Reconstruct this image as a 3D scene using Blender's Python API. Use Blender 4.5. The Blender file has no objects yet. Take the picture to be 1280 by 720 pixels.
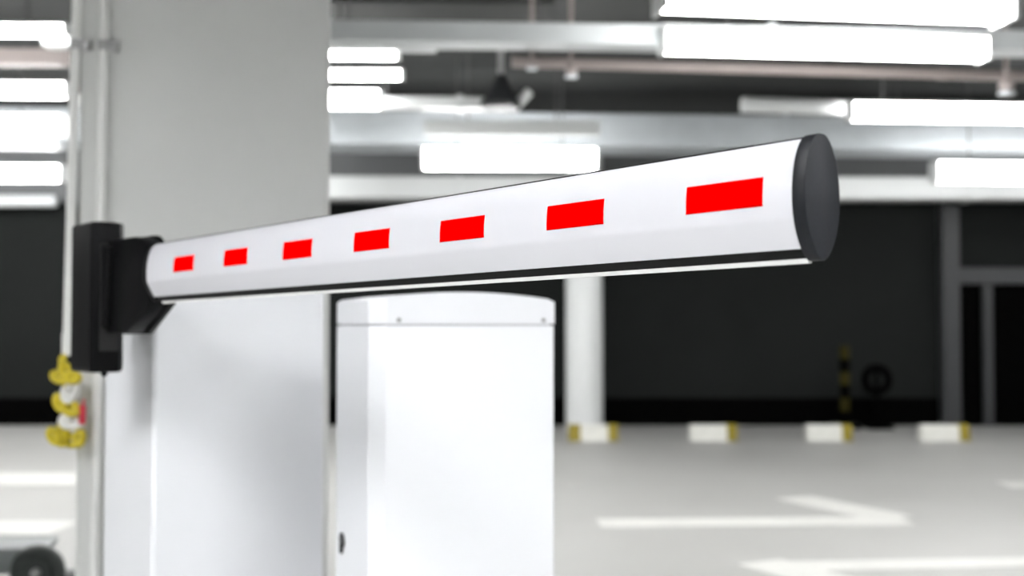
import bpy, bmesh, math, random
from mathutils import Vector, Matrix

random.seed(7)
C = bpy.context.scene.collection
S = bpy.context.scene
R = math.radians

# ------------------------------------------------------------------ camera
F = 1500.0            # focal length in pixels of the 1280 px frame
CAM_H = 1.0
PITCH = math.atan(46.0 / F)
cam_d = bpy.data.cameras.new('camera')
cam = bpy.data.objects.new('camera', cam_d)
C.objects.link(cam)
cam.location = (0, 0, CAM_H)
cam.rotation_euler = (math.pi / 2 + PITCH, 0, 0)
cam_d.sensor_width = 36.0
cam_d.lens = F / 1280.0 * 36.0
cam_d.clip_start = 0.02
cam_d.dof.use_dof = True
cam_d.dof.focus_distance = 1.15
cam_d.dof.aperture_fstop = 4.3
S.camera = cam

# ------------------------------------------------------------------ light and exposure
TUBE = 15.0           # strength of the fluorescent diffusers in the hall
DRIVE = 70.0          # strength of the added louvred lamps over the driveway
w = bpy.data.worlds.new('world')
S.world = w
w.use_nodes = True
w.node_tree.nodes['Background'].inputs[0].default_value = (0.75, 0.85, 1.0, 1)
w.node_tree.nodes['Background'].inputs[1].default_value = 0.0
S.view_settings.view_transform = 'Standard'
S.view_settings.look = 'None'
S.view_settings.gamma = 1.0
S.view_settings.use_curve_mapping = False
S.view_settings.exposure = 1.15
S.cycles.use_denoising = True
S.cycles.max_bounces = 8
S.cycles.diffuse_bounces = 5
S.cycles.sample_clamp_indirect = 8.0


def at(px, py, Y):
    """world point seen at a pixel of the 1280x720 frame, at depth Y"""
    a = (px - 640) / F
    b = (360 - py) / F
    c, s = math.cos(PITCH), math.sin(PITCH)
    fy, fz = c - b * s, s + b * c
    k = Y / fy
    return Vector((a * k, Y, CAM_H + fz * k))


# ------------------------------------------------------------------ materials
def mat(name, col, rough=0.5, metal=0.0, noise=0.0, scale=8.0, bump=0.0, coat=0.0,
        emit=None, strength=0.0, spec=0.5, stretch=(1, 1, 1), spots=None):
    m = bpy.data.materials.new(name)
    m.use_nodes = True
    nt = m.node_tree
    b = nt.nodes['Principled BSDF']
    b.inputs['Base Color'].default_value = (*col, 1)
    b.inputs['Roughness'].default_value = rough
    b.inputs['Metallic'].default_value = metal
    b.inputs['Specular IOR Level'].default_value = spec
    b.inputs['Coat Weight'].default_value = coat
    b.inputs['Coat Roughness'].default_value = 0.08
    if emit:
        b.inputs['Emission Color'].default_value = (*emit, 1)
        b.inputs['Emission Strength'].default_value = strength
    if noise or bump or spots:
        tc = nt.nodes.new('ShaderNodeTexCoord')
        mp = nt.nodes.new('ShaderNodeMapping')
        mp.inputs['Scale'].default_value = stretch
        nt.links.new(tc.outputs['Object'], mp.inputs['Vector'])
        n = nt.nodes.new('ShaderNodeTexNoise')
        n.inputs['Scale'].default_value = scale
        n.inputs['Detail'].default_value = 6
        n.inputs['Roughness'].default_value = 0.6
        nt.links.new(mp.outputs['Vector'], n.inputs['Vector'])
        out = None
        if noise:
            r = nt.nodes.new('ShaderNodeValToRGB')
            r.color_ramp.elements[0].position = 0.3
            r.color_ramp.elements[1].position = 0.7
            r.color_ramp.elements[0].color = (*[c * (1 - noise) for c in col], 1)
            r.color_ramp.elements[1].color = (*[min(1, c * (1 + noise)) for c in col], 1)
            nt.links.new(n.outputs['Fac'], r.inputs['Fac'])
            out = r.outputs['Color']
        if spots:
            v = nt.nodes.new('ShaderNodeTexVoronoi')
            v.inputs['Scale'].default_value = spots[0]
            v.inputs['Randomness'].default_value = 1.0
            nt.links.new(tc.outputs['Object'], v.inputs['Vector'])
            r2 = nt.nodes.new('ShaderNodeValToRGB')
            r2.color_ramp.elements[0].position = spots[1] * 0.5
            r2.color_ramp.elements[1].position = spots[1]
            r2.color_ramp.elements[0].color = (0.72, 0.72, 0.72, 1)
            r2.color_ramp.elements[1].color = (1, 1, 1, 1)
            nt.links.new(v.outputs['Distance'], r2.inputs['Fac'])
            mx = nt.nodes.new('ShaderNodeMix')
            mx.data_type = 'RGBA'
            mx.blend_type = 'MULTIPLY'
            mx.inputs[0].default_value = 1.0
            if out:
                nt.links.new(out, mx.inputs[6])
            else:
                mx.inputs[6].default_value = (*col, 1)
            nt.links.new(r2.outputs['Color'], mx.inputs[7])
            out = mx.outputs[2]
        if out:
            nt.links.new(out, b.inputs['Base Color'])
        if bump:
            bp = nt.nodes.new('ShaderNodeBump')
            bp.inputs['Strength'].default_value = bump
            bp.inputs['Distance'].default_value = 0.01
            nt.links.new(n.outputs['Fac'], bp.inputs['Height'])
            nt.links.new(bp.outputs['Normal'], b.inputs['Normal'])
    return m


M = {
    'boom_white': mat('boom_white', (0.71, 0.71, 0.75), 0.22, noise=0.01, scale=3, coat=0.6),
    'boom_rubber': mat('boom_rubber', (0.004, 0.004, 0.004), 0.7, noise=0.2, scale=40, spec=0.2),
    'boom_lip': mat('boom_lip', (0.72, 0.72, 0.71), 0.35, noise=0.03, scale=20),
    'cap': mat('cap_plastic', (0.008, 0.009, 0.0115), 0.5, noise=0.15, scale=300, bump=0.05, spec=0.2),
    'red': mat('red_reflector', (0.95, 0.0, 0.0), 0.6, noise=0.02, scale=60, spec=0.0),
    'black': mat('black_plastic', (0.0025, 0.0025, 0.003), 0.42, noise=0.2, scale=120, bump=0.06, spec=0.10),
    'black_dark': mat('black_groove', (0.006, 0.006, 0.006), 0.6, noise=0.2, scale=50),
    'steel_screw': mat('screw_steel', (0.45, 0.45, 0.45), 0.3, 0.9, noise=0.1, scale=60),
    'cab': mat('cabinet_white', (0.89, 0.90, 0.93), 0.42, noise=0.012, scale=3),
    'cab_gap': mat('cabinet_gap', (0.5, 0.5, 0.52), 0.5, noise=0.05, scale=20),
    'keyhole': mat('keyhole_black', (0.01, 0.01, 0.01), 0.4, noise=0.1, scale=80),
    'pillar': mat('pillar_concrete', (0.73, 0.735, 0.72), 0.75, noise=0.035, scale=2.2, bump=0.05, spots=(5.0, 0.07)),
    'pipe_white': mat('pipe_white', (0.90, 0.90, 0.88), 0.4, noise=0.02, scale=6),
    'clip': mat('clip_grey', (0.42, 0.42, 0.42), 0.4, noise=0.05, scale=20),
    'floor': mat('floor_epoxy', (0.42, 0.42, 0.405), 0.5, noise=0.06, scale=0.7, bump=0.01),
    'paint': mat('line_paint', (0.66, 0.66, 0.63), 0.55, noise=0.05, scale=6),
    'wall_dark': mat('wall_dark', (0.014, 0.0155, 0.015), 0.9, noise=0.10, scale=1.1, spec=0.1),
    'wall_black': mat('wall_black', (0.0015, 0.0015, 0.0015), 0.9, noise=0.10, scale=2, spec=0.02),
    'wall_upper_lit': mat('wall_upper_lit_grey', (0.16, 0.165, 0.17), 0.8, noise=0.08, scale=1.1),
    'wall_back': mat('wall_pale', (0.55, 0.55, 0.54), 0.8, noise=0.05, scale=1.1),
    'frame_grey': mat('frame_grey', (0.040, 0.042, 0.045), 0.5, noise=0.08, scale=3),
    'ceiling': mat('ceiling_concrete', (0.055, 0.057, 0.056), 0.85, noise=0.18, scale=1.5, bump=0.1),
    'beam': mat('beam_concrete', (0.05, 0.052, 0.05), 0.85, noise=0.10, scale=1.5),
    'galv': mat('galvanised', (0.62, 0.66, 0.69), 0.4, 0.3, noise=0.10, scale=3),
    'tray': mat('tray_steel', (0.72, 0.75, 0.76), 0.45, 0.2, noise=0.08, scale=5, stretch=(0.3, 1, 1)),
    'duct_white': mat('duct_white', (0.80, 0.82, 0.82), 0.45, noise=0.04, scale=1.3),
    'pink': mat('pipe_pink', (0.46, 0.40, 0.38), 0.5, noise=0.08, scale=3),
    'rod': mat('rod_grey', (0.12, 0.12, 0.12), 0.5, noise=0.05, scale=20),
    'house': mat('lamp_housing', (0.78, 0.80, 0.80), 0.4, noise=0.03, scale=6),
    'tube': mat('lamp_diffuser', (1, 1, 1), 0.4, emit=(1.0, 0.995, 0.985), strength=TUBE),
    'tube_drive_added': mat('added_driveway_diffuser', (1, 1, 1), 0.4, emit=(0.985, 0.99, 1.0), strength=DRIVE),
    'yellow': mat('yellow_plastic', (0.62, 0.50, 0.02), 0.45, noise=0.08, scale=20),
    'yellow_dim': mat('yellow_dull', (0.28, 0.22, 0.015), 0.6, noise=0.2, scale=12),  # duller yellow with random tone
    'yellow_dark': mat('yellow_very_dark', (0.030, 0.026, 0.003), 0.7, noise=0.3, scale=12, spec=0.1),  # very dark yellow with random tone
    'chain_white': mat('white_plastic', (0.84, 0.84, 0.82), 0.45, noise=0.03, scale=20),
    'red_tag': mat('red_plastic', (0.60, 0.03, 0.06), 0.45, noise=0.08, scale=20),
    'stop_white': mat('stop_concrete', (0.78, 0.78, 0.73), 0.75, noise=0.06, scale=12, bump=0.1),
    'tyre': mat('tyre_rubber', (0.022, 0.028, 0.025), 0.55, noise=0.2, scale=30),
    'trolley': mat('trolley_grey', (0.22, 0.24, 0.24), 0.45, noise=0.06, scale=10),
}


# ------------------------------------------------------------------ mesh helpers
def link(name, bm, m, parent=None, smooth=False, mats=None):
    me = bpy.data.meshes.new(name)
    bmesh.ops.recalc_face_normals(bm, faces=bm.faces)
    bm.to_mesh(me)
    bm.free()
    for x in (mats or [m]):
        me.materials.append(x)
    if smooth:
        for p in me.polygons:
            p.use_smooth = True
    o = bpy.data.objects.new(name, me)
    C.objects.link(o)
    if parent:
        o.parent = parent
    return o


def tag(o, label=None, cat=None, group=None, kind=None):
    if label: o['label'] = label
    if cat: o['category'] = cat
    if group: o['group'] = group
    if kind: o['kind'] = kind
    return o


def thing(name, label, cat, loc=(0, 0, 0), rz=0.0, group=None):
    o = bpy.data.objects.new(name, None)
    C.objects.link(o)
    o.empty_display_size = 0.05
    o.location = loc
    o.rotation_euler = (0, 0, rz)
    return tag(o, label, cat, group)


def box(bm, x0, x1, y0, y1, z0, z1, bev=0.0, seg=2, mi=0):
    vs = [bm.verts.new((x, y, z)) for x in (x0, x1) for y in (y0, y1) for z in (z0, z1)]
    q = [(0, 1, 3, 2), (4, 6, 7, 5), (0, 4, 5, 1), (2, 3, 7, 6), (0, 2, 6, 4), (1, 5, 7, 3)]
    fs = [bm.faces.new([vs[i] for i in f]) for f in q]
    for f in fs: f.material_index = mi
    bmesh.ops.recalc_face_normals(bm, faces=fs)
    if bev > 0:
        es = list({e for f in fs for e in f.edges})
        bmesh.ops.bevel(bm, geom=es, offset=bev, segments=seg, affect='EDGES', profile=0.5)
    return bm


def prism(bm, pts, a0, a1, axis='y', bev=0.0, seg=2, mi=0):
    """polygon in the plane across `axis`, extruded from a0 to a1"""
    def v(p, a):
        if axis == 'y': return (p[0], a, p[1])
        if axis == 'x': return (a, p[0], p[1])
        return (p[0], p[1], a)
    A = [bm.verts.new(v(p, a0)) for p in pts]
    B = [bm.verts.new(v(p, a1)) for p in pts]
    n = len(pts)
    fs = [bm.faces.new(A), bm.faces.new(list(reversed(B)))]
    for i in range(n):
        fs.append(bm.faces.new((A[i], B[i], B[(i + 1) % n], A[(i + 1) % n])))
    for f in fs: f.material_index = mi
    bmesh.ops.recalc_face_normals(bm, faces=fs)
    if bev > 0:
        es = list({e for f in fs[:2] for e in f.edges})
        bmesh.ops.bevel(bm, geom=es, offset=bev, segments=seg, affect='EDGES', profile=0.5)
    return bm


def tube(bm, pts, r, n=16, caps=True):
    pts = [Vector(p) for p in pts]
    rings = []
    for i, p in enumerate(pts):
        if i == 0: t = pts[1] - p
        elif i == len(pts) - 1: t = p - pts[i - 1]
        else: t = (pts[i + 1] - p).normalized() + (p - pts[i - 1]).normalized()
        t.normalize()
        up = Vector((0, 0, 1)) if abs(t.z) < 0.9 else Vector((0, 1, 0))
        a = t.cross(up).normalized()
        b = t.cross(a).normalized()
        rr = r[i] if isinstance(r, (list, tuple)) else r
        rings.append([bm.verts.new(p + (a * math.cos(k * 2 * math.pi / n) + b * math.sin(k * 2 * math.pi / n)) * rr) for k in range(n)])
    for i in range(len(rings) - 1):
        for k in range(n):
            bm.faces.new((rings[i][k], rings[i][(k + 1) % n], rings[i + 1][(k + 1) % n], rings[i + 1][k]))
    if caps:
        bm.faces.new(rings[0])
        bm.faces.new(list(reversed(rings[-1])))
    return bm


def torus(bm, Rm, r, n=28, m=12, mtx=None, squash=(1, 1, 1)):
    vs = []
    for i in range(n):
        a = i * 2 * math.pi / n
        ring = []
        for k in range(m):
            b = k * 2 * math.pi / m
            p = Vector(((Rm + r * math.cos(b)) * math.cos(a) * squash[0], (Rm + r * math.cos(b)) * math.sin(a) * squash[1], r * math.sin(b) * squash[2]))
            ring.append(bm.verts.new(mtx @ p if mtx else p))
        vs.append(ring)
    for i in range(n):
        for k in range(m):
            bm.faces.new((vs[i][k], vs[(i + 1) % n][k], vs[(i + 1) % n][(k + 1) % m], vs[i][(k + 1) % m]))
    return bm


def auto_smooth(o, ang=35):
    me = o.data
    for p in me.polygons: p.use_smooth = True
    bm = bmesh.new()
    bm.from_mesh(me)
    for e in bm.edges:
        if len(e.link_faces) == 2 and e.calc_face_angle(0) > R(ang): e.smooth = False
    bm.to_mesh(me)
    bm.free()
    return o


# ------------------------------------------------------------------ the setting
X0, X1, Y0, Y1, HC = -9.0, 10.0, -5.0, 12.0, 2.9


def plane_box(name, a, b, m):
    bm = bmesh.new()
    box(bm, a[0], b[0], a[1], b[1], a[2], b[2])
    return tag(link(name, bm, m), kind='structure')


plane_box('floor', (X0, Y0, -0.2), (X1, Y1 + 0.2, 0), M['floor'])
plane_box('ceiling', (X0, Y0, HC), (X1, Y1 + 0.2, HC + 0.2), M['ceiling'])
plane_box('wall_left', (X0 - 0.2, Y0, 0), (X0, Y1, HC), M['wall_back'])
plane_box('wall_right', (X1, Y0, 0), (X1 + 0.2, Y1, HC), M['wall_back'])
plane_box('wall_back', (X0, Y0 - 0.2, 0), (X1, Y0, HC), M['wall_back'])
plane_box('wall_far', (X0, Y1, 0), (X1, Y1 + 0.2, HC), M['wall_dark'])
plane_box('baseboard_far', (X0, Y1 - 0.03, 0), (X1, Y1, 0.27), M['wall_black'])
plane_box('wall_far', (X0, Y1 - 0.06, 2.22), (X1, Y1, HC), M['wall_upper_lit'])  # far wall's top in lighter grey: lamp light put into its colour

# dark doorway at the far right of the far wall: black leaf with grey frame posts and lintel
p_l, p_r = at(1186, 300, 11.9).x, at(1233, 300, 11.9).x
z_t = at(1240, 350, 11.9).z
bm = bmesh.new()
box(bm, p_l + 0.09, 5.9, 11.93, 11.995, 0.0, z_t, 0.005)
door = tag(link('door_1', bm, M['wall_black']), kind='structure')
for nm, a in (('door_post', (p_l - 0.09, p_l + 0.08, 11.82, 11.99, 0, 2.25)),
              ('door_post', (p_r - 0.05, p_r + 0.04, 11.85, 11.925, 0, z_t - 0.05)),
              ('door_lintel', (p_l + 0.085, 5.9, 11.85, 11.925, z_t - 0.04, z_t + 0.12))):
    bm = bmesh.new()
    box(bm, *a, 0.006)
    link(nm, bm, M['frame_grey'], door)

# ------------------------------------------------------------------ concrete pillar in front, with conduits
PA = R(12)
pl = at(97, 360, 2.9)
bm = bmesh.new()
box(bm, 0, 0.603, 0, 0.55, 0, HC, 0.012, 3)
pillar = auto_smooth(link('concrete_pillar', bm, M['pillar']))
pillar.location = (pl.x, 2.9, 0)
pillar.rotation_euler = (0, 0, PA)
tag(pillar, 'wide pale grey concrete pillar behind the black barrier arm pivot', 'pillar')


def conduit(px_top, px_bot, z_end, r, label, Y):
    a = at(px_top, 0, Y)
    b = at(px_bot, 450, Y)
    k = (a.x - b.x) / (a.z - b.z)
    top = Vector((a.x + k * (HC - 0.01 - a.z), Y, HC - 0.005))
    bot = Vector((b.x - k * (b.z - z_end), Y, z_end))
    t = thing('conduit_pipe', label, 'pipe', (bot.x, Y, z_end))
    bm = bmesh.new()
    tube(bm, [(0, 0, 0), top - bot], r, 20)
    auto_smooth(link('pipe', bm, M['pipe_white'], t))
    bm = bmesh.new()
    tube(bm, [(0, 0, -0.004), (0, 0, 0.05)], r * 1.12, 20)
    auto_smooth(link('end_sleeve', bm, M['pipe_white'], t))
    for zc in (1.68, 2.5):
        f = (zc - z_end) / (HC - z_end)
        p = (top - bot) * f
        bm = bmesh.new()
        tube(bm, [p - Vector((0, 0, 0.012)), p + Vector((0, 0, 0.012))], r * 1.18, 20)
        box(bm, p.x + r * 0.9, p.x + r * 0.9 + 0.022, -0.004, 0.02 - 0.004 + 0.004, p.z - 0.012, p.z + 0.012, 0.002)
        link('clip', bm, M['clip'], t)
    return bot


cb = conduit(96, 84, 0.93, 0.0115, 'white conduit on the outer left edge of the pillar, ending above the chain', 2.885)
conduit(130.5, 123, 0.02, 0.0115, 'white conduit on the pillar face, disappearing behind the black pivot cover', 2.893)

# ------------------------------------------------------------------ plastic chain hanging from the conduit
ch = thing('plastic_chain', 'yellow and white plastic chain bunched up beside the pillar', 'chain', (cb.x, 2.87, 0.55))
spots = [(78, 449, 'y', .5), (82, 463, 'y', .9), (73, 471, 'y', .9), (90, 472, 'y', .9), (88, 489, 'w', 1.25), (76, 504, 'y', 1.0), (88, 510, 'y', 1.1),
         (90, 526, 'w', 1.25), (80, 535, 'y', 1.0), (67, 545, 'y', .9), (75, 551, 'y', .8), (90, 551, 'y', 1.0), (99, 548, 'y', .9)]
for i, (px, py, c, s) in enumerate(spots):
    p = at(px, py, 2.855 + 0.012 * (i % 3)) - ch.location
    bm = bmesh.new()
    mt = Matrix.Translation(p) @ Matrix.Rotation(R(90 if i % 2 else 60), 4, 'X') @ Matrix.Rotation(R(30 * (i % 4)), 4, 'Z')
    torus(bm, 0.0125 * s, 0.0098 * s, 20, 10, mt, (0.85, 1.25, 1))
    link('chain_link', bm, M['yellow'] if c == 'y' else M['chain_white'], ch, True)
bm = bmesh.new()
p = at(103, 518, 2.85) - ch.location
box(bm, p.x - 0.008, p.x + 0.008, p.y - 0.005, p.y + 0.005, p.z - 0.024, p.z + 0.022, 0.004, 3)
tube(bm, [p + Vector((0, 0, 0.022)), p + Vector((0.004, 0, 0.035))], 0.003, 8)
tg = link('clasp', bm, M['red_tag'], ch)
tg['label'] = 'red plastic clasp'
bm = bmesh.new()
hk = Vector((0, 0.02, cb.z + 0.02 - 0.55))
tube(bm, [(0, 0.015, cb.z - 0.55 + 0.01), (0, 0.0, cb.z - 0.55 - 0.01), at(78, 462, 2.86) - ch.location, at(82, 500, 2.865) - ch.location, at(84, 548, 2.865) - ch.location], 0.004, 8)
link('cord', bm, M['yellow'], ch)

# ------------------------------------------------------------------ barrier boom frame
PHI = math.atan(1190.0 / F)
d = Vector((math.sin(PHI), -math.cos(PHI), 0))
e = Vector((math.cos(PHI), math.sin(PHI), 0))
U = 1420.0


def zx(px): return U / (px + 550.0)


BW, BH = 0.0205, 0.0485            # half width and half height of the profile
P_left = at(183, 341, zx(184))
P_near = at(993, 247, zx(993))
L = (P_near - P_left).length
slope = math.asin((P_near.z - P_left.z) / L)
org = P_left + e * BW
B = thing('barrier_boom', 'long white barrier arm with red rectangles and a dark oval end cap', 'barrier arm', org, -(math.pi / 2 - PHI))
B.rotation_euler = (0, -slope, -(math.pi / 2 - PHI))


def hw(t):                          # half width of the lens at t in [-1, 1], with a crease low on the side
    if t > -0.30:
        return BW * max(0.0, 1 - t * t) ** (0.52 if t > 0 else 0.30)
    k = (t + 1.0) / 0.70
    return BW * (0.972 * k ** 0.80)


def chw(t):                         # the smooth lens of the end cap
    return BW * max(0.0, 1 - t * t) ** (0.52 if t > 0 else 0.66)


# white upper shell: t from tb to tt on both sides; closed underneath
tb, tt = -0.80, 0.972
N = 40
side = []
for i in range(N + 1):
    t = tb + (tt - tb) * i / N
    side.append((hw(t), t * BH))
near = [(-a, b) for a, b in side]
far = [(a, b) for a, b in reversed(side)]
bm = bmesh.new()
prism(bm, near + far, 0, L, 'x')
auto_smooth(link('arm_profile', bm, M['boom_white'], B), 30)
# top rubber strip
bm = bmesh.new()
prism(bm, [(-hw(tt) * 0.95, tt * BH - 0.0005), (-0.003, BH * 1.005), (0.003, BH * 1.005), (hw(tt) * 0.95, tt * BH - 0.0005)], 0.03, L, 'x')
link('top_rubber', bm, M['boom_rubber'], B)
# bottom rubber band, slightly set back under the shell
bm = bmesh.new()
tq = -0.95
pts = [(-hw(tb) * 0.90, tb * BH + 0.0005), (-hw(-0.86) * 0.86, -0.86 * BH), (-hw(tq) * 0.80, tq * BH), (hw(tq) * 0.80, tq * BH), (hw(-0.86) * 0.86, -0.86 * BH), (hw(tb) * 0.90, tb * BH + 0.0005)]
prism(bm, pts, 0.01, L, 'x')
link('bottom_rubber', bm, M['boom_rubber'], B)
# bottom lip
bm = bmesh.new()
a = hw(tq) * 0.95
prism(bm, [(-a, tq * BH - 0.0002), (-a * 0.8, -1.03 * BH), (a * 0.8, -1.03 * BH), (a, tq * BH - 0.0002)], 0.02, L - 0.0006, 'x')
lp = link('bottom_lip', bm, M['boom_lip'], B)
lp['label'] = 'thin pale metal lip under the black rubber'
# end cap
bm = bmesh.new()
prof = []
for i in range(49):
    t = math.cos(math.pi * i / 48)
    prof.append((-(chw(t) + 0.0012), t * BH * (1.03 if t > 0 else 1.0)))
prof += [(-y, z) for y, z in reversed(prof[1:-1])]
prism(bm, prof, L - 0.0005, L + 0.0125, 'x', 0.0008, 2)
auto_smooth(link('end_cap', bm, M['cap'], B), 30)
# red reflectors on the visible side
edges = [(218, 243), (281, 310), (355, 391), (444, 488), (552, 607), (686, 757), (861, 957)]
for a_, b_ in edges:
    s0 = (zx(184) - zx(a_)) / math.cos(PHI)
    s1 = (zx(184) - zx(b_)) / math.cos(PHI)
    bm = bmesh.new()
    n = 10
    t0, t1 = -0.085, 0.395
    grid = []
    for s in (s0, s1):
        col = []
        for i in range(n + 1):
            t = t0 + (t1 - t0) * i / n
            for off in (0.0005, -0.0012):
                col.append(bm.verts.new((s, -(hw(t) + off), t * BH)))
        grid.append(col)
    for i in range(n):
        a0, a1, b0, b1 = 2 * i, 2 * i + 2, 2 * i, 2 * i + 2
        bm.faces.new((grid[0][a0], grid[1][b0], grid[1][b1], grid[0][a1]))
        bm.faces.new((grid[0][a0 + 1], grid[0][a1 + 1], grid[1][b1 + 1], grid[1][b0 + 1]))
        for g in grid:
            bm.faces.new((g[a0], g[a1], g[a1 + 1], g[a0 + 1]))
    bm.faces.new((grid[0][0], grid[0][1], grid[1][1], grid[1][0]))
    bm.faces.new((grid[0][2 * n], grid[1][2 * n], grid[1][2 * n + 1], grid[0][2 * n + 1]))
    link('red_rectangle', bm, M['red'], B, True)

# ------------------------------------------------------------------ arm mount (bracket, pivot cover, hub)
G = thing('arm_mount', 'black pivot bracket with tall cover holding the left end of the white arm', 'barrier mount', org, B.rotation_euler[2])
bm = bmesh.new()
def arc(cx, cz, r, a0, a1, n=6):
    return [(cx + r * math.cos(R(a0 + (a1 - a0) * i / n)), cz + r * math.sin(R(a0 + (a1 - a0) * i / n))) for i in range(n + 1)]
pts = [(-0.36, -0.100), (-0.108, -0.100), (-0.007, -0.048), (-0.02, 0.035)] + arc(-0.088, 0.032, 0.036, 15, 90) + [(-0.36, 0.068)]
prism(bm, pts, 0.0235, 0.036, 'y', 0.004, 3)
auto_smooth(link('bracket', bm, M['black'], G), 30)
# socket that grips the arm's end
bm = bmesh.new()
prof = []
for i in range(33):
    t = math.cos(math.pi * i / 32)
    prof.append((-(hw(t) * 0.93), t * BH * 0.95))
prof += [(-y, z) for y, z in reversed(prof[1:-1])]
prism(bm, prof, -0.02, -0.001, 'x', 0.002, 2)
prism(bm, [(-0.21, -0.098), (-0.12, -0.098), (-0.035, -0.060), (-0.012, -0.03), (-0.012, 0.03), (-0.05, 0.056), (-0.09, 0.064), (-0.21, 0.064)], -0.008, 0.0235, 'y', 0.003, 2)
auto_smooth(link('arm_socket', bm, M['black'], G), 30)
# sloping web between cover and bracket
bm = bmesh.new()
prism(bm, [(-0.235, 0.060), (-0.18, 0.052), (-0.195, -0.085), (-0.235, -0.092)], -0.018, 0.022, 'y', 0.004, 2)
auto_smooth(link('web', bm, M['black'], G), 30)
# tall pivot cover
bm = bmesh.new()
oct_ = lambda x0, x1, y0, y1, c: [(x0 + c, y0), (x1 - c, y0), (x1, y0 + c), (x1, y1 - c), (x1 - c, y1), (x0 + c, y1), (x0, y1 - c), (x0, y0 + c)]
CX0, CX1, CY0, CY1 = -0.330, -0.215, -0.034, 0.026
prism(bm, oct_(CX0, CX1, CY0, CY1, 0.010), -0.168, 0.098, 'z', 0.007, 3)
auto_smooth(link('pivot_cover', bm, M['black'], G), 30)
bm = bmesh.new()
box(bm, CX1 - 0.002, CX1 + 0.0015, CY0 + 0.014, CY1 - 0.012, -0.13, 0.060, 0.001, 1)
link('cover_recess', bm, M['black_dark'], G)
bm = bmesh.new()
bmesh.ops.create_uvsphere(bm, u_segments=14, v_segments=8, radius=0.0035, matrix=Matrix.Translation((CX1 + 0.002, -0.003, 0.052)) @ Matrix.Diagonal((0.5, 1, 1, 1)))
bmesh.ops.create_cone(bm, cap_ends=True, segments=16, radius1=0.005, radius2=0.005, depth=0.002, matrix=Matrix.Translation((CX1 + 0.001, -0.003, 0.052)) @ Matrix.Rotation(R(90), 4, 'Y'))
link('screw', bm, M['steel_screw'], G, True)
bm = bmesh.new()
bmesh.ops.create_uvsphere(bm, u_segments=14, v_segments=8, radius=0.006, matrix=Matrix.Translation((CX1 - 0.02, -0.003, -0.170)))
link('drain_plug', bm, M['black'], G, True)
bm = bmesh.new()
tube(bm, [(-0.335, 0.032, -0.01), (-0.335, 0.06, -0.01), (-0.335, 0.0601, -0.01), (-0.335, 0.098, -0.01)], [0.04, 0.04, 0.03, 0.03], 32)
auto_smooth(link('hub', bm, M['black'], G), 30)


# ------------------------------------------------------------------ cabinets
def arch_cap(w, dp, z0, z1, rise, n=24):
    """lid: arched across the width w (x), running back along dp (y)"""
    pts = [(0, z0), (w, z0)]
    cr = 0.006
    for i in range(n + 1):
        x = w - w * i / n
        u = (x / w) * 2 - 1
        z = z1 + rise * (1 - u * u)
        edge = min(x, w - x)
        if edge < 1e-6: z -= cr
        pts.append((x, z))
    return pts


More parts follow.
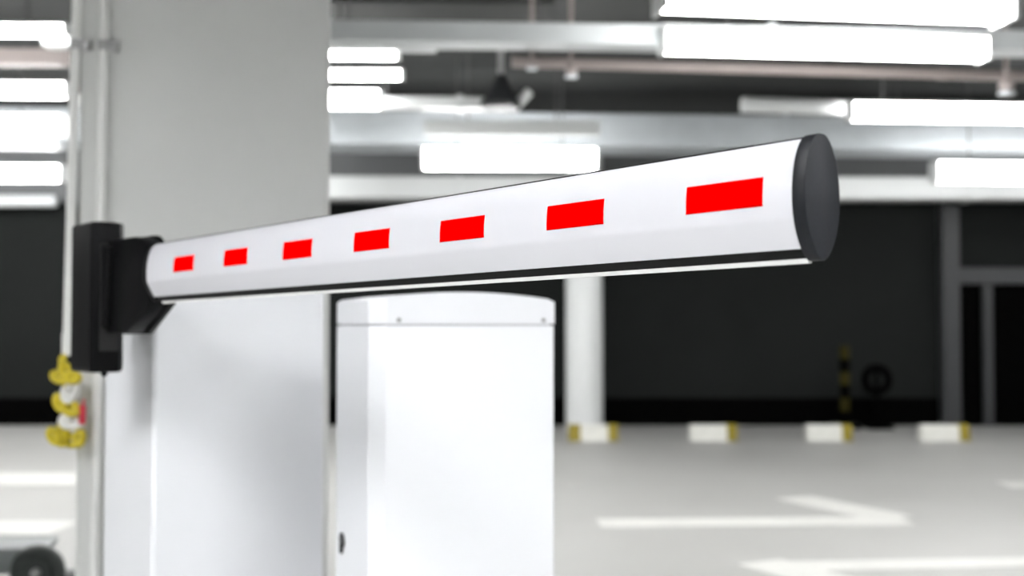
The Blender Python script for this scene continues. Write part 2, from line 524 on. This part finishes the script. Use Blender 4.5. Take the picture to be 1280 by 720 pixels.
def cabinet(name, label, loc, rz, W, D, H, seam, chamfer, rise, details):
    t = thing(name, label, 'barrier cabinet', loc, rz)
    zs = H - seam
    bm = bmesh.new()
    pts = [(chamfer, 0), (W - 0.004, 0), (W, 0.004), (W, D), (0, D), (0, chamfer)]
    prism(bm, pts, 0.06, zs - 0.0015, 'z', 0.0015, 2)
    auto_smooth(link('body', bm, M['cab'], t), 25)
    bm = bmesh.new()
    prism(bm, [(p[0] * 0.97 + W * 0.015, p[1] * 0.97 + D * 0.015) for p in pts], zs - 0.003, zs + 0.003, 'z')
    link('seam', bm, M['cab_gap'], t)
    bm = bmesh.new()
    box(bm, 0.015, W - 0.015, 0.015, D - 0.015, 0, 0.065)
    link('plinth', bm, M['clip'], t)
    # lid: chamfered in plan, arched in elevation
    bm = bmesh.new()
    n = 24
    top, bot = [], []
    def zt(x):
        u = (x / W) * 2 - 1
        return zs + 0.0015 + (seam - 0.0015) + rise * (1 - u * u)
    front = [(0, chamfer), (chamfer, 0)]
    xs = [chamfer + (W - chamfer) * i / n for i in range(n + 1)]
    fr = [(0.0, chamfer), (chamfer * 0.33, chamfer * 0.67), (chamfer * 0.67, chamfer * 0.33)] + [(x, 0.0) for x in xs]
    A0 = [bm.verts.new((x, y, zs + 0.0015)) for x, y in fr]
    A1 = [bm.verts.new((x, y, zt(x) - (0.004 if i in (0, len(fr) - 1) else 0))) for i, (x, y) in enumerate(fr)]
    B0 = [bm.verts.new((x, D, zs + 0.0015)) for x, y in fr]
    B1 = [bm.verts.new((x, D, zt(x) - (0.004 if i in (0, len(fr) - 1) else 0))) for i, (x, y) in enumerate(fr)]
    m = len(fr)
    for i in range(m - 1):
        bm.faces.new((A0[i], A0[i + 1], A1[i + 1], A1[i]))
        bm.faces.new((B0[i], B1[i], B1[i + 1], B0[i + 1]))
        bm.faces.new((A1[i], A1[i + 1], B1[i + 1], B1[i]))
        bm.faces.new((A0[i], B0[i], B0[i + 1], A0[i + 1]))
    bm.faces.new((A0[0], A1[0], B1[0], B0[0]))
    bm.faces.new((A0[-1], B0[-1], B1[-1], A1[-1]))
    lid = link('lid', bm, M['cab'], t)
    auto_smooth(lid, 25)
    if details:
        for x in (chamfer + 0.022, W - 0.022):
            bm = bmesh.new()
            bmesh.ops.create_cone(bm, cap_ends=True, segments=20, radius1=0.0042, radius2=0.0036, depth=0.003, matrix=Matrix.Translation((x, -0.001, zs + 0.008)) @ Matrix.Rotation(R(90), 4, 'X'))
            s = link('screw', bm, M['steel_screw'], lid)
        bm = bmesh.new()
        kz = details
        bmesh.ops.create_cone(bm, cap_ends=True, segments=24, radius1=0.014, radius2=0.013, depth=0.004, matrix=Matrix.Translation((-0.001, D * 0.80, kz)) @ Matrix.Rotation(R(90), 4, 'Y'))
        k = link('keyhole', bm, M['keyhole'], t)
        k['label'] = 'black round lock'
        bm = bmesh.new()
        box(bm, -0.006, -0.002, D * 0.80 - 0.010, D * 0.80 + 0.004, kz - 0.022, kz - 0.004, 0.0015, 2)
        link('keyhole_cover', bm, M['keyhole'], k)
    return t


RZ = math.atan2(e.y, e.x)
c0 = org + d * (-0.26) + e * 0.098
cabinet('barrier_cabinet', 'white barrier cabinet in front of the pillar, carrying the black pivot and arm', (c0.x, c0.y, 0), RZ, 0.356, 0.25, 1.090, 0.015, 0.006, 0.012, None)
c1 = at(480, 406, 2.0)
a1 = R(24)
kz = at(436, 674, 2.16).z
cabinet('barrier_cabinet', 'white free-standing cabinet with arched lid and small black lock, right of the pillar', (c1.x - 0.02 * math.cos(a1), c1.y - 0.02 * math.sin(a1), 0), a1, 0.336, 0.215, 1.044, 0.044, 0.024, 0.012, kz)


# ------------------------------------------------------------------ ceiling services
YH = 406.0


def bar_ends(xa, ya, xb, yb, Ya):
    """the level line through two pixels, its left one at depth Ya"""
    Yb = Ya * (YH - ya) / (YH - yb)
    A, Bv = at(xa, ya, Ya), at(xb, yb, Yb)
    return A, Bv


def run(name, label, cat, xa, ya, xb, yb, Ya, shape, m, ext=(0, 0), group=None, hang=0.0, extra=None):
    A, Bv = bar_ends(xa, ya, xb, yb, Ya)
    u = (Bv - A).normalized()
    A = A - u * ext[0]
    Bv = Bv + u * ext[1]
    z = (A.z + Bv.z) / 2
    t = thing(name, label, cat, (A.x, A.y, z), math.atan2(u.y, u.x), group)
    Ln = math.hypot(Bv.x - A.x, Bv.y - A.y)
    bm = bmesh.new()
    if shape[0] == 'box':
        _, hh, dd = shape
        box(bm, 0, Ln, -dd / 2, dd / 2, -hh / 2, hh / 2, 0.004, 1)
        top = hh / 2
    elif shape[0] == 'tray':
        _, hh, dd = shape
        box(bm, 0, Ln, -dd / 2, dd / 2, -hh / 2, -hh / 2 + 0.006)
        box(bm, 0, Ln, -dd / 2, -dd / 2 + 0.006, -hh / 2, hh / 2)
        box(bm, 0, Ln, dd / 2 - 0.006, dd / 2, -hh / 2, hh / 2)
        top = -hh / 2
    else:
        tube(bm, [(0, 0, 0), (Ln, 0, 0)], shape[1], 24)
        top = shape[1]
    o = link({'box': 'duct', 'tray': 'tray', 'pipe': 'pipe'}[shape[0]], bm, m, t)
    auto_smooth(o)
    n = max(2, int(Ln / 2.2))
    if z + top < HC - 0.02:
        for i in range(n):
            x = Ln * (i + 0.5) / n
            bm = bmesh.new()
            tube(bm, [(x, 0, top - 0.004), (x, 0, HC - z)], 0.006, 8)
            link('hanger', bm, M['rod'], t)
    if shape[0] != 'tray':
        step = 2.4
        k = 1
        while k * step < Ln:
            bm = bmesh.new()
            if shape[0] == 'box': box(bm, k * step - 0.02, k * step + 0.02, -shape[2] / 2 - 0.012, shape[2] / 2 + 0.012, -shape[1] / 2 - 0.012, shape[1] / 2 + 0.012, 0.002, 1)
            else: tube(bm, [(k * step - 0.03, 0, 0), (k * step + 0.03, 0, 0)], shape[1] * 1.15, 24)
            link('joint', bm, m, t)
            k += 1
    return t


def batten(label, xa, ya, xb, yb, Ya, hh=0.07, dd=0.11, group='fluorescent battens under the ceiling', length=None, pt=None, rz=0.0, skirt=0.0, hb=0.05):
    """fluorescent batten between two pixels (its diffuser's mid line), or at a world point"""
    if pt is None:
        A, Bv = bar_ends(xa, ya, xb, yb, Ya)
        u = (Bv - A).normalized()
        rz = math.atan2(u.y, u.x)
        length = length or (Bv - A).length
        pt = A
    t = thing('ceiling_light', label, 'ceiling light', pt, rz, group)
    bm = bmesh.new()
    prism(bm, [(-dd / 2 - 0.01, hh * 0.36), (dd / 2 + 0.01, hh * 0.36), (dd / 2 - 0.01, hh * 0.36 + hb), (-dd / 2 + 0.01, hh * 0.36 + hb)], 0, length, 'x', 0.002, 1)
    link('housing', bm, M['house'], t)
    bm = bmesh.new()
    pts = [(-dd / 2, hh * 0.355)] + [(dd / 2 * math.cos(R(180 + 180 * i / 12)), hh * 0.2 + hh * 0.7 * math.sin(R(180 + 180 * i / 12))) for i in range(13)] + [(dd / 2, hh * 0.355)]
    prism(bm, pts, 0.02, length - 0.02, 'x')
    link('diffuser', bm, M['tube_drive_added'] if skirt else M['tube'], t)
    for x in (0, length - 0.02):
        bm = bmesh.new()
        box(bm, x, x + 0.02, -dd / 2 - 0.004, dd / 2 + 0.004, -hh * 0.52, hh * 0.36 - 0.0005, 0.003, 1)
        link('end_cap', bm, M['house'], t)
    if skirt:  # skirts on the added lamps keep their light off the pillar top
        for y in (-dd / 2 - 0.012, dd / 2 + 0.008):
            bm = bmesh.new()
            box(bm, 0, length, y, y + 0.004, -hh * 0.5 - skirt, hh * 0.36 + 0.01)
            link('cutoff_skirt', bm, M['house'], t)
    for x in (length * 0.2, length * 0.8):
        bm = bmesh.new()
        tube(bm, [(x, 0, hh * 0.36 + hb - 0.005), (x, 0, HC - pt[2])], 0.005, 8)
        link('hanger', bm, M['rod'], t)
    return t


# battens seen in the photograph, near to far
batten('large overexposed batten at the very top right of the frame', 822, -5, 1258, 11, 4.9, 0.13, 0.20)
batten('second brightest batten right of centre, just under the largest one', 826, 52, 1232, 62, 5.6, 0.115, 0.13, hb=0.03)
batten('batten emerging from behind the pillar, uppermost of three there', 180, 68, 500, 70, 6.1, 0.035, 0.08, hb=0.012)
batten('batten emerging from behind the pillar, middle of three there', 150, 93, 505, 94, 6.6, 0.05, 0.08, hb=0.014)
batten('batten emerging from behind the pillar, lowest of three there', 210, 123, 478, 124, 7.3, 0.12, 0.12, hb=0.015)
batten('bright batten at the right edge, level with the top of the arm end', 1060, 139, 1370, 143, 7.5, 0.12, 0.12, hb=0.02)
batten('bright batten in the centre above the white arm', 527, 197, 747, 198, 8.5, 0.165, 0.14, hb=0.015)
batten('bright batten at the right edge, right of the dark end cap', 1166, 214, 1390, 217, 9.1, 0.17, 0.14, hb=0.015)
batten('bright batten left of the pillar, topmost of four there', -180, 38, 88, 39, 5.9, 0.055, 0.10, hb=0.02)
batten('bright batten left of the pillar, second from the top', -190, 112, 88, 113, 7.0, 0.09, 0.12, hb=0.015)
batten('bright batten left of the pillar, third from the top', -200, 155, 82, 156, 7.7, 0.14, 0.14, hb=0.015)
batten('bright batten left of the pillar, lowest of four there', -150, 216, 80, 216, 10.3, 0.15, 0.14, hb=0.015)
# added unseen battens over the driveway, above and behind the viewer, lighting the foreground
for (x, y, ln) in ((-2.6, 0.6, 1.5), (0.6, 0.2, 1.5), (3.4, 0.6, 1.5), (-2.6, -2.2, 1.5), (0.4, -2.2, 1.5), (3.4, -2.2, 1.5), (-5.5, 0.6, 1.5), (6.4, 0.6, 1.5)):
    batten('added unseen batten over the driveway, lighting the foreground', 0, 0, 0, 0, 0, 0.08, 0.14, 'added battens over the driveway', ln, Vector((x, y, 2.62)), skirt=0.03)

# added unseen battens further down the hall, brightening the far floor
for (x, y, where) in ((5.6, 8.2, 'beyond the right edge of the view, nearer'), (5.6, 10.2, 'beyond the right edge of the view, further'),
                      (-2.95, 9.0, 'hidden behind the concrete pillar, nearer'), (-3.4, 10.6, 'hidden behind the concrete pillar, further'),
                      (-6.8, 8.3, 'beyond the left edge of the view, nearer'), (-6.8, 10.4, 'beyond the left edge of the view, further')):
    batten('added ceiling batten in the hall ' + where, 0, 0, 0, 0, 0, 0.14, 0.14, 'added battens in the hall outside the view', 1.35, Vector((x, y, 2.5)), hb=0.02)

# cable trays, ducts and pipes, running across
run('cable_tray', 'grey metal tray carrying the second batten, running across the top', 'cable tray', 415, 42, 1280, 55, 5.66, ('box', 0.10, 0.16), M['tray'], (0.3, 4))
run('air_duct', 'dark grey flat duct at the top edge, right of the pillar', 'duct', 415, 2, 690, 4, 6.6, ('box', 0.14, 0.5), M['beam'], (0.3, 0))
run('water_pipe', 'pinkish grey pipe under the top cable tray', 'pipe', 640, 77, 1280, 95, 6.3, ('pipe', 0.030), M['pink'], (0, 3))
run('cable_tray', 'thin pale tray above the battens beside the pillar', 'cable tray', 300, 55, 545, 57, 6.2, ('box', 0.05, 0.12), M['tray'], (1, 0))
run('cable_tray', 'pale slim tray ending above the centre batten left end', 'cable tray', 300, 128, 608, 130, 7.6, ('box', 0.07, 0.12), M['duct_white'], (1, 0))
run('water_pipe', 'pale pipe with rounded end leading to the batten at the right edge', 'pipe', 928, 131, 1075, 135, 7.6, ('pipe', 0.05), M['duct_white'], (0, 3))
run('air_duct', 'galvanised duct behind the centre batten, running across the hall', 'duct', 415, 165, 1280, 174, 9.5, ('box', 0.26, 0.5), M['galv'], (6, 4))
run('cable_tray', 'pale tray over the centre batten', 'cable tray', 530, 160, 750, 161, 8.3, ('box', 0.11, 0.03), M['duct_white'], (0, 0))
run('air_duct', 'long white duct along the top of the dark far wall', 'duct', 415, 236, 1280, 237, 11.2, ('box', 0.20, 0.30), M['duct_white'], (1.2, 5))
run('water_pipe', 'grey pipe below the white duct, left of the pillar', 'pipe', -200, 251, 70, 251, 11.7, ('pipe', 0.06), M['tray'], (2, 0))
run('cable_tray', 'grey tray left of the pillar between the upper battens', 'cable tray', -200, 72, 85, 72, 6.6, ('box', 0.09, 0.08), M['pink'], (1, 0))

# small ceiling fittings
def sprinkler(px, py, Y, label, r=0.028):
    p = at(px, py, Y)
    t = thing('sprinkler_head', label, 'sprinkler', p)
    bm = bmesh.new()
    bmesh.ops.create_uvsphere(bm, u_segments=16, v_segments=10, radius=r)
    link('head', bm, M['pink'], t, True)
    bm = bmesh.new()
    tube(bm, [(0, 0, r * 0.8), (0, 0, HC - p.z)], 0.011, 10)
    link('drop_pipe', bm, M['pink'], t)
    bm = bmesh.new()
    tube(bm, [(0, 0, -r * 1.25), (0, 0, -r * 0.9)], r * 1.1, 16)
    link('deflector', bm, M['galv'], t)


sprinkler(665, 79, 6.1, 'pale sprinkler head by the pinkish pipe, left one of two', 0.026)
sprinkler(714, 88, 6.1, 'pale sprinkler head by the pinkish pipe, right one of two', 0.030)
sprinkler(1258, 107, 6.2, 'pale sprinkler head near the right edge of the frame', 0.040)
# loudspeaker-like grey fitting with a pale bracket
pp = at(626, 112, 7.4)
t = thing('ceiling_horn', 'dark grey ceiling fitting with a pale slanted bracket, above the centre batten', 'ceiling fitting', pp)
bm = bmesh.new()
tube(bm, [(0, 0, 0.09), (0, 0, 0.02), (0, 0, -0.09), (0, 0, -0.12)], [0.03, 0.06, 0.13, 0.12], 20)
auto_smooth(link('horn', bm, M['frame_grey'], t))
bm = bmesh.new()
tube(bm, [(0, 0, 0.085), (0, 0, HC - pp.z)], 0.02, 12)
link('mounting_rod', bm, M['clip'], t)
bm = bmesh.new()
q = at(652, 125, 7.4) - pp
tube(bm, [q + Vector((-0.045, 0, -0.05)), q + Vector((0.05, 0, 0.055))], 0.03, 12)
tube(bm, [q + Vector((-0.045, 0, -0.05)), Vector((0.05, 0, -0.06))], 0.012, 8)
link('bracket', bm, M['duct_white'], t)

# ------------------------------------------------------------------ far pillar and far things
a, b = at(708, 430, 11.2), at(755, 430, 11.2)
bm = bmesh.new()
tube(bm, [((a.x + b.x) / 2, 11.35, 0), ((a.x + b.x) / 2, 11.35, HC)], (b.x - a.x) / 2, 40)
tag(auto_smooth(link('round_column', bm, M['duct_white'])), 'pale column standing before the dark far wall, behind the free-standing cabinet', 'column')


def wheel_stop(px0, px1, y_ends, label):
    Yd = F * CAM_H / (551 - YH) 
    A, Bv = at(px0, 551, Yd), at(px1, 551, Yd)
    Ln = Bv.x - A.x
    t = thing('wheel_stop', label, 'wheel stop', (A.x, Yd, 0), 0, 'wheel stops along the far wall')
    prof = [(0, 0), (0.15, 0), (0.13, 0.115), (0.11, 0.135), (0.04, 0.135), (0.02, 0.115)]
    bm = bmesh.new()
    prism(bm, prof, 0, Ln, 'x')
    link('block', bm, M['stop_white'], t)
    prof2 = [(-0.003, 0.0), (0.153, 0), (0.133, 0.118), (0.111, 0.139), (0.039, 0.139), (0.017, 0.118)]
    for s in y_ends:
        bm = bmesh.new()
        if s < 0: prism(bm, prof2, -0.09, 0.012, 'x')
        else: prism(bm, prof2, Ln - 0.012, Ln + 0.075, 'x')
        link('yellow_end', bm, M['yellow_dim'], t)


wheel_stop(724, 762, (-1, 1), 'wheel stop with yellow at both ends, in front of the pale column')
wheel_stop(864, 911, (1,), 'wheel stop under the arm end, second from the free-standing cabinet')
wheel_stop(1010, 1055, (1,), 'wheel stop in front of the dim yellow post')
wheel_stop(1153, 1202, (1,), 'wheel stop furthest right, in front of the dark doorway')

pz = at(1056, 500, 11.6)
t = thing('striped_post', 'dim yellow and black post standing by the dark far wall', 'post', (pz.x, 11.6, 0))
bm = bmesh.new()
box(bm, -0.13, 0.13, -0.12, 0.12, 0, 0.05, 0.01, 2)
link('base', bm, M['black'], t)
for i in range(6):
    bm = bmesh.new()
    tube(bm, [(0, 0, 0.045 + i * 0.125), (0, 0, 0.045 + (i + 1) * 0.125)], 0.045, 20)
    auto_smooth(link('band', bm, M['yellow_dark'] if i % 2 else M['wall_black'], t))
pz = at(1096, 500, 11.6)
t = thing('cable_reel', 'black round reel on a stand beside the dim yellow post', 'reel', (pz.x, 11.6, 0))
bm = bmesh.new()
torus(bm, 0.115, 0.04, 28, 10, Matrix.Translation((0, 0, 0.47)) @ Matrix.Rotation(R(90), 4, 'X'))
link('reel', bm, M['wall_black'], t, True)
bm = bmesh.new()
tube(bm, [(0, 0, 0), (0, 0, 0.6)], 0.02, 10)
box(bm, -0.11, 0.13, -0.12, 0.12, 0, 0.03, 0.005, 1)
link('stand', bm, M['wall_black'], t)


# ------------------------------------------------------------------ floor lines
def fl(px, py):
    Yd = 1.0
    p = at(px, py, 1.0)
    k = CAM_H / (CAM_H - p.z)
    return Vector((p.x * k, p.y * k, 0))


NL = [0]


def line(label, pts_px, wd):
    NL[0] += 1
    P = [fl(*p) for p in pts_px]
    bm = bmesh.new()
    u = (P[1] - P[0]).normalized()
    n = Vector((-u.y, u.x, 0)) * wd / 2
    c = [P[0] - n, P[1] - n, P[1] + n, P[0] + n]
    prism(bm, [(v.x - P[0].x, v.y - P[0].y) for v in c], -0.001, 0.0015 + 0.0006 * NL[0], 'z')
    o = link('floor_line', bm, M['paint'])
    o.location = (P[0].x, P[0].y, 0)
    tag(o, label, 'floor marking')


line('long white bay line crossing the floor right of the free-standing cabinet', [(748, 654), (1132, 651)], 0.26)
line('slanting white floor line that meets the right end of the long bay line', [(992, 622), (1118, 648)], 0.26)
line('white bay line at the lower right edge of the frame', [(960, 709), (1420, 701)], 0.20)
line('short slanting white line at the bottom, below the long bay line', [(948, 703), (1060, 733)], 0.24)
line('small white line at the right edge, above the other markings', [(1255, 606), (1420, 607)], 0.25)
line('broad white floor band left of the pillar, further one', [(-500, 599), (112, 599)], 0.62)  # wide pale band laid across the floor
line('white floor line left of the pillar, nearer one with a blunt end', [(-400, 661), (80, 661)], 0.40)

# ------------------------------------------------------------------ trolley at the lower left corner
p0 = fl(47, 748)
t = thing('trolley', 'grey trolley with a black rubber wheel in the lower left corner', 'trolley', p0, 0.12)
Rw = 0.098
ty = bmesh.new()
torus(ty, Rw - 0.027, 0.027, 36, 14, Matrix.Translation((0, 0, Rw)) @ Matrix.Rotation(R(90), 4, 'X'), (1, 1, 1.3))
tyre = link('tyre', ty, M['tyre'], t, True)
bm = bmesh.new()
tube(bm, [(0, -0.022, Rw), (0, 0.022, Rw)], Rw - 0.045, 28)
auto_smooth(link('wheel_disc', bm, M['tyre'], t))
bm = bmesh.new()
tube(bm, [(0, -0.045, Rw), (0, -0.02, Rw)], 0.016, 18)
tube(bm, [(-0.004, -0.0452, Rw), (-0.004, -0.050, Rw)], 0.008, 12)
auto_smooth(link('hub_cap', bm, M['steel_screw'], t))
bm = bmesh.new()
prism(bm, [(-0.55, 0.08), (-0.10, 0.08), (-0.02, 0.13), (0.0, 0.168), (-0.02, 0.176), (-0.55, 0.176)], 0.045, 0.32, 'y', 0.006, 2)
auto_smooth(link('deck', bm, M['trolley'], t))
bm = bmesh.new()
box(bm, 0.03, 0.175, -0.02, 0.10, 0.02, 0.085, 0.01, 2)
box(bm, -0.04, 0.06, 0.04, 0.09, 0.06, 0.12, 0.006, 2)
link('bumper', bm, M['tyre'], t)
for x in (-0.48,):
    bm = bmesh.new()
    torus(bm, Rw - 0.027, 0.027, 36, 14, Matrix.Translation((x, 0.10, Rw)) @ Matrix.Rotation(R(90), 4, 'X'), (1, 1, 1.3))
    tube(bm, [(x, 0.07, Rw), (x, 0.13, Rw)], Rw - 0.045, 28)
    link('tyre', bm, M['tyre'], t, True)
